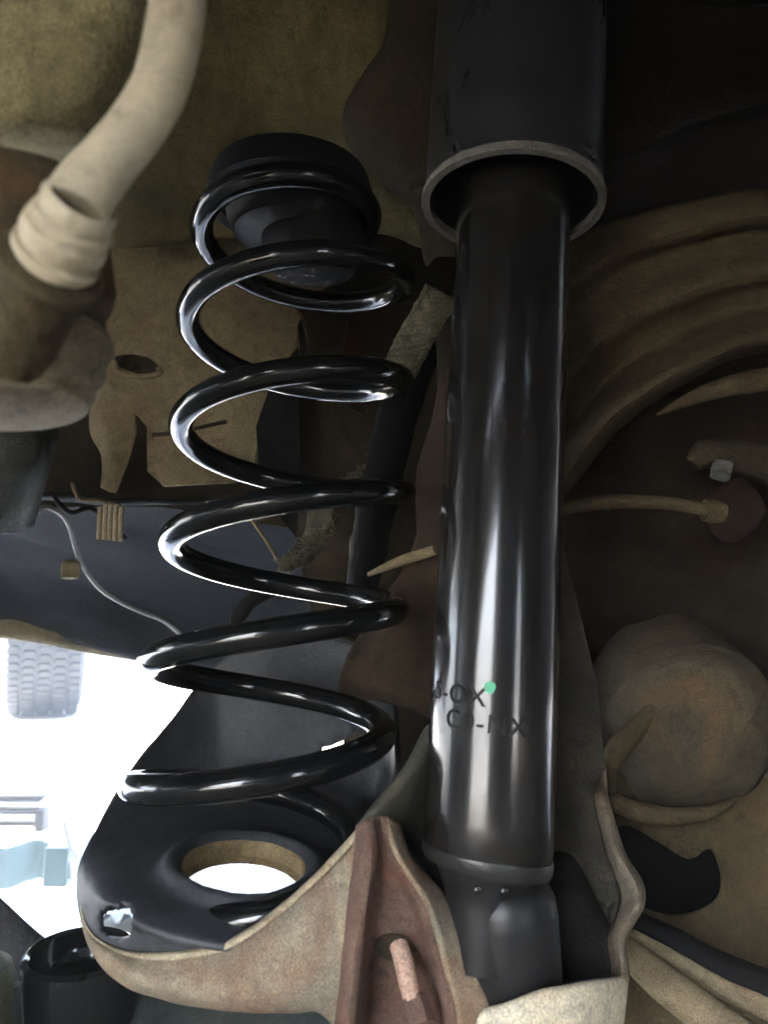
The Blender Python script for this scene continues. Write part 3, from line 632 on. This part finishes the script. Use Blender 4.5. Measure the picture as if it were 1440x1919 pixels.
# ------------------------------------------------------------ jack bottom left
jk = thing("floor_jack", P(170, 2000, .5), "glossy black round cup on a dark greenish body behind the arm", "jack")
jc = P(150, 1822, .47)
lathe("saddle", [(.0, -.004), (.024, -.004), (.0275, .002), (.028, .011), (.030, .013), (.033, .011), (.034, .004), (.033, -.02), (.028, -.06)], jc, Vector((.02, -.1, 1)), M_coil, jk, seg=64)
loft("body", [[(-200, 1875, .485), (60, 1845, .48), (150, 1840, .475), (260, 1838, .48), (440, 1850, .49), (640, 1850, .49)], [(-200, 1960, .475), (60, 1930, .465), (150, 1925, .46), (260, 1925, .465), (440, 1930, .475), (650, 1930, .48)],
      [(-200, 2160, .45), (60, 2160, .44), (150, 2160, .43), (260, 2160, .44), (460, 2160, .45), (700, 2160, .46)]], dirt("dark_green_grime", (.02, .026, .024), (.04, .05, .045), (.09, .095, .08), rust_amt=.1, scale=28, rough=.5), jk, rough=.003)
tube("pale_edge", [(10, 1852, .45), (40, 1842, .448), (62, 1838, .448)], .0012, M_steel, jk)
gp = loft("grey_side_panel", [[(-300, 1400, .62), (-150, 1540, .60), (0, 1682, .58), (60, 1740, .57), (110, 1775, .56)], [(-300, 1640, .60), (-150, 1700, .58), (0, 1780, .56), (60, 1810, .55), (110, 1830, .55)],
      [(-300, 1900, .58), (-150, 1900, .56), (0, 1900, .54), (60, 1900, .54), (110, 1900, .54)]], dirt("warm_grey_panel", (.03, .03, .032), (.05, .048, .05), (.075, .07, .07), rust_amt=.05, scale=8, rough=.5), None)
tag(gp, "plain dark grey sloping metal panel in the bottom left corner", "panel")
gc = lathe("green_can", [(0, .05), (.02, .05), (.026, .046), (.028, .04), (.028, -.1), (0, -.1)], P(-92, 1990, .42), (0, 0, 1), dirt("greenish_can", (.07, .07, .04), (.15, .15, .09), (.22, .21, .13), rust_amt=.1), None)
tag(gc, "greenish rounded can cut off by the bottom left edge", "can")

# ------------------------------------------------------------ outside, in the daylight
tyc = Vector((P(88, 1235, 2.27).x, 2.3, .345))
tyc.z = .14 + .32
o = box('raised_slab', (-2.2, 3.4, .07), (5.2, 2.8, .14), M_ground, None, bevel=.01); tag(o, kind='structure')
ty = thing("tyre", (tyc.x, tyc.y, .14), "grey treaded tyre of another vehicle beyond the gap", "tyre")
lathe("carcass", [(.19, -.085), (.24, -.1), (.29, -.098), (.308, -.085), (.31, -.05), (.311, 0), (.31, .05), (.308, .085), (.29, .098), (.24, .1), (.19, .085)], tyc, (1, 0, 0), M_tyre, ty, seg=64)
lathe("wheel_rim", [(0, -.03), (.1, -.04), (.18, -.06), (.19, -.085), (.19, .085), (.18, .06), (.1, .04), (0, .03)], tyc, (1, 0, 0), M_steel, ty, seg=48)
ty.rotation_euler.z = R(22); ty.scale.x = 1.0
tb = None
for c in range(5):
    for k in range(30):
        a = R(150 + k * 6 + (3 if c % 2 else 0)) + R(30)
        a = R(175 + k * 4.4 + (2.2 if c % 2 else 0))
        if tb is None:
            pv = [(-.016, 0), (-.011, .0095), (.011, .0095), (.016, 0), (.011, -.0095), (-.011, -.0095)]
            me_v = [Vector((x, y, 0)) for x, y in pv] + [Vector((x * .9, y * .9, .009)) for x, y in pv]
            me = bpy.data.meshes.new("tread_block")
            me.from_pydata(me_v, [], [tuple(range(6))[::-1], tuple(range(6, 12))] + [(i, (i + 1) % 6, 6 + (i + 1) % 6, 6 + i) for i in range(6)])
            me.materials.append(M_tyre); tb = me
        o = bpy.data.objects.new("tread_block", tb); COL.objects.link(o); o.parent = ty
        n = Vector((0, math.cos(a), math.sin(a)))
        t = Vector((0, -math.sin(a), math.cos(a))); x = Vector((1, 0, 0))
        M = Matrix((x, t, x.cross(t))).transposed()
        if (x.cross(t)).dot(n) < 0: M = Matrix((x, -t, x.cross(-t))).transposed()
        o.matrix_local = Matrix.Translation(tyc - Vector(ty.location) + n * .309 + x * ((c - 2) * .037)) @ M.to_4x4()
bn = thing("work_bench", (P(20, 1500, 2.3).x, 2.3, 0), "white work bench with grey rails at the left edge", "bench")
by = 2.4
def seg_box(name, x0, y0, x1, y1, Y, th, mat, par):
    a, b = PY(x0, y0, Y), PY(x1, y1, Y)
    return box(name, (a + b) / 2, (abs(b.x - a.x), th, abs(b.z - a.z)), mat, par, bevel=.003)
FY = 1.4
bn.location = (PY(20, 1500, FY).x, FY, 0)
seg_box("rail", -300, 1487, 86, 1497, FY, .03, M_greyp, bn)
seg_box("rail", -300, 1515, 82, 1520, FY, .03, M_greyp, bn)
seg_box("rail", -300, 1541, 74, 1546, FY, .03, M_greyp, bn)
seg_box("top_board", -300, 1498, 80, 1514, FY + .01, .03, M_whitep, bn)
seg_box("lower_board", -300, 1521, 74, 1540, FY + .01, .03, M_whitep, bn)
seg_box("post", 72, 1514, 86, 1556, FY - .002, .03, M_greyp, bn)
seg_box("leg", 86, 1550, 100, 1560, FY + .04, .03, M_whitep, bn)
tp = loft("teal_tarp", [[Vector((x, FY + .02, z + .01 * math.sin(x * 40))) for x in (-.9, -.7, -.56, -.46)] for z in (.02, .05, .09)], M_teal, None, .002, raw=True)
for v in tp.data.vertices: pass
a, b = PY(-100, 1640, 1.15), PY(84, 1580, 1.15)
bpy.data.objects.remove(tp)
tp = loft("teal_tarp", [[Vector((a.x + (b.x - a.x) * f, 1.15 + .02 * math.sin(f * 9), z)) for f in (0, .3, .6, .85, 1)] for z in (a.z - .01, (a.z + b.z) / 2, b.z)], M_teal, None, .002, raw=True, rough=.008)
tag(tp, "pale teal tarp hanging below the white bench", "tarp")
for pts_, lab in (([(120, 1540), (132, 1585), (150, 1605)], "thin white cord looping beside the arm, upper one"), ([(110, 1580), (130, 1620), (134, 1645)], "thin white cord looping beside the arm, lower one")):
    c_ = tube("cord", [PY(x, y, 1.08) for x, y in pts_], .003, M_whitep, None, raw=True); tag(c_, lab, "cord", "white cords beside the arm")
tl = seg_box("teal_box", 112, 1570, 150, 1642, 1.12, .1, M_teal, None); tag(tl, "pale teal box behind the white cords", "box")
# ribbed sheet on the ground seen through the hole of the pan
rs_y0, rs_y1 = 1.05, 1.75
vv, ff = [], []
x0 = PY(380, 1640, 1.25).x
for i in range(41):
    x = x0 - .10 + i * .006; z = .012 + (.010 if i % 4 in (1, 2) else 0)
    vv += [(x, 1.03, z), (x + .12, 1.7, z)]
    if i: ff.append((2 * i - 2, 2 * i, 2 * i + 1, 2 * i - 1))
rs = obj("ribbed_sheet", vv, ff, M_steel, None, smooth=False, thick=.002); tag(rs, "ribbed grey sheet on the ground seen through the pan hole", "sheet")
mt = box("dark_mat", (x0 + .52, 1.35, .008), (.5, .7, .012), M_black, None, rz=-.25); tag(mt, "dark mat on the ground seen at the right of the pan hole", "mat")

# ------------------------------------------------------------ haze volume added to imitate the veil of lens glare
hm = bpy.data.materials.new("glare_haze"); hm.use_nodes = True; hn = hm.node_tree
hn.nodes.remove(hn.nodes["Principled BSDF"])
pv_ = hn.nodes.new("ShaderNodeVolumePrincipled"); pv_.inputs["Density"].default_value = .17; pv_.inputs["Anisotropy"].default_value = .7
pv_.inputs["Color"].default_value = (.93, .95, .97, 1)
hn.links.new(pv_.outputs[0], hn.nodes["Material Output"].inputs["Volume"])
hz_ = box("haze", (0, 0, 1.0), (21, 21, 4.0), hm, None, bevel=0); tag(hz_, kind='stuff')
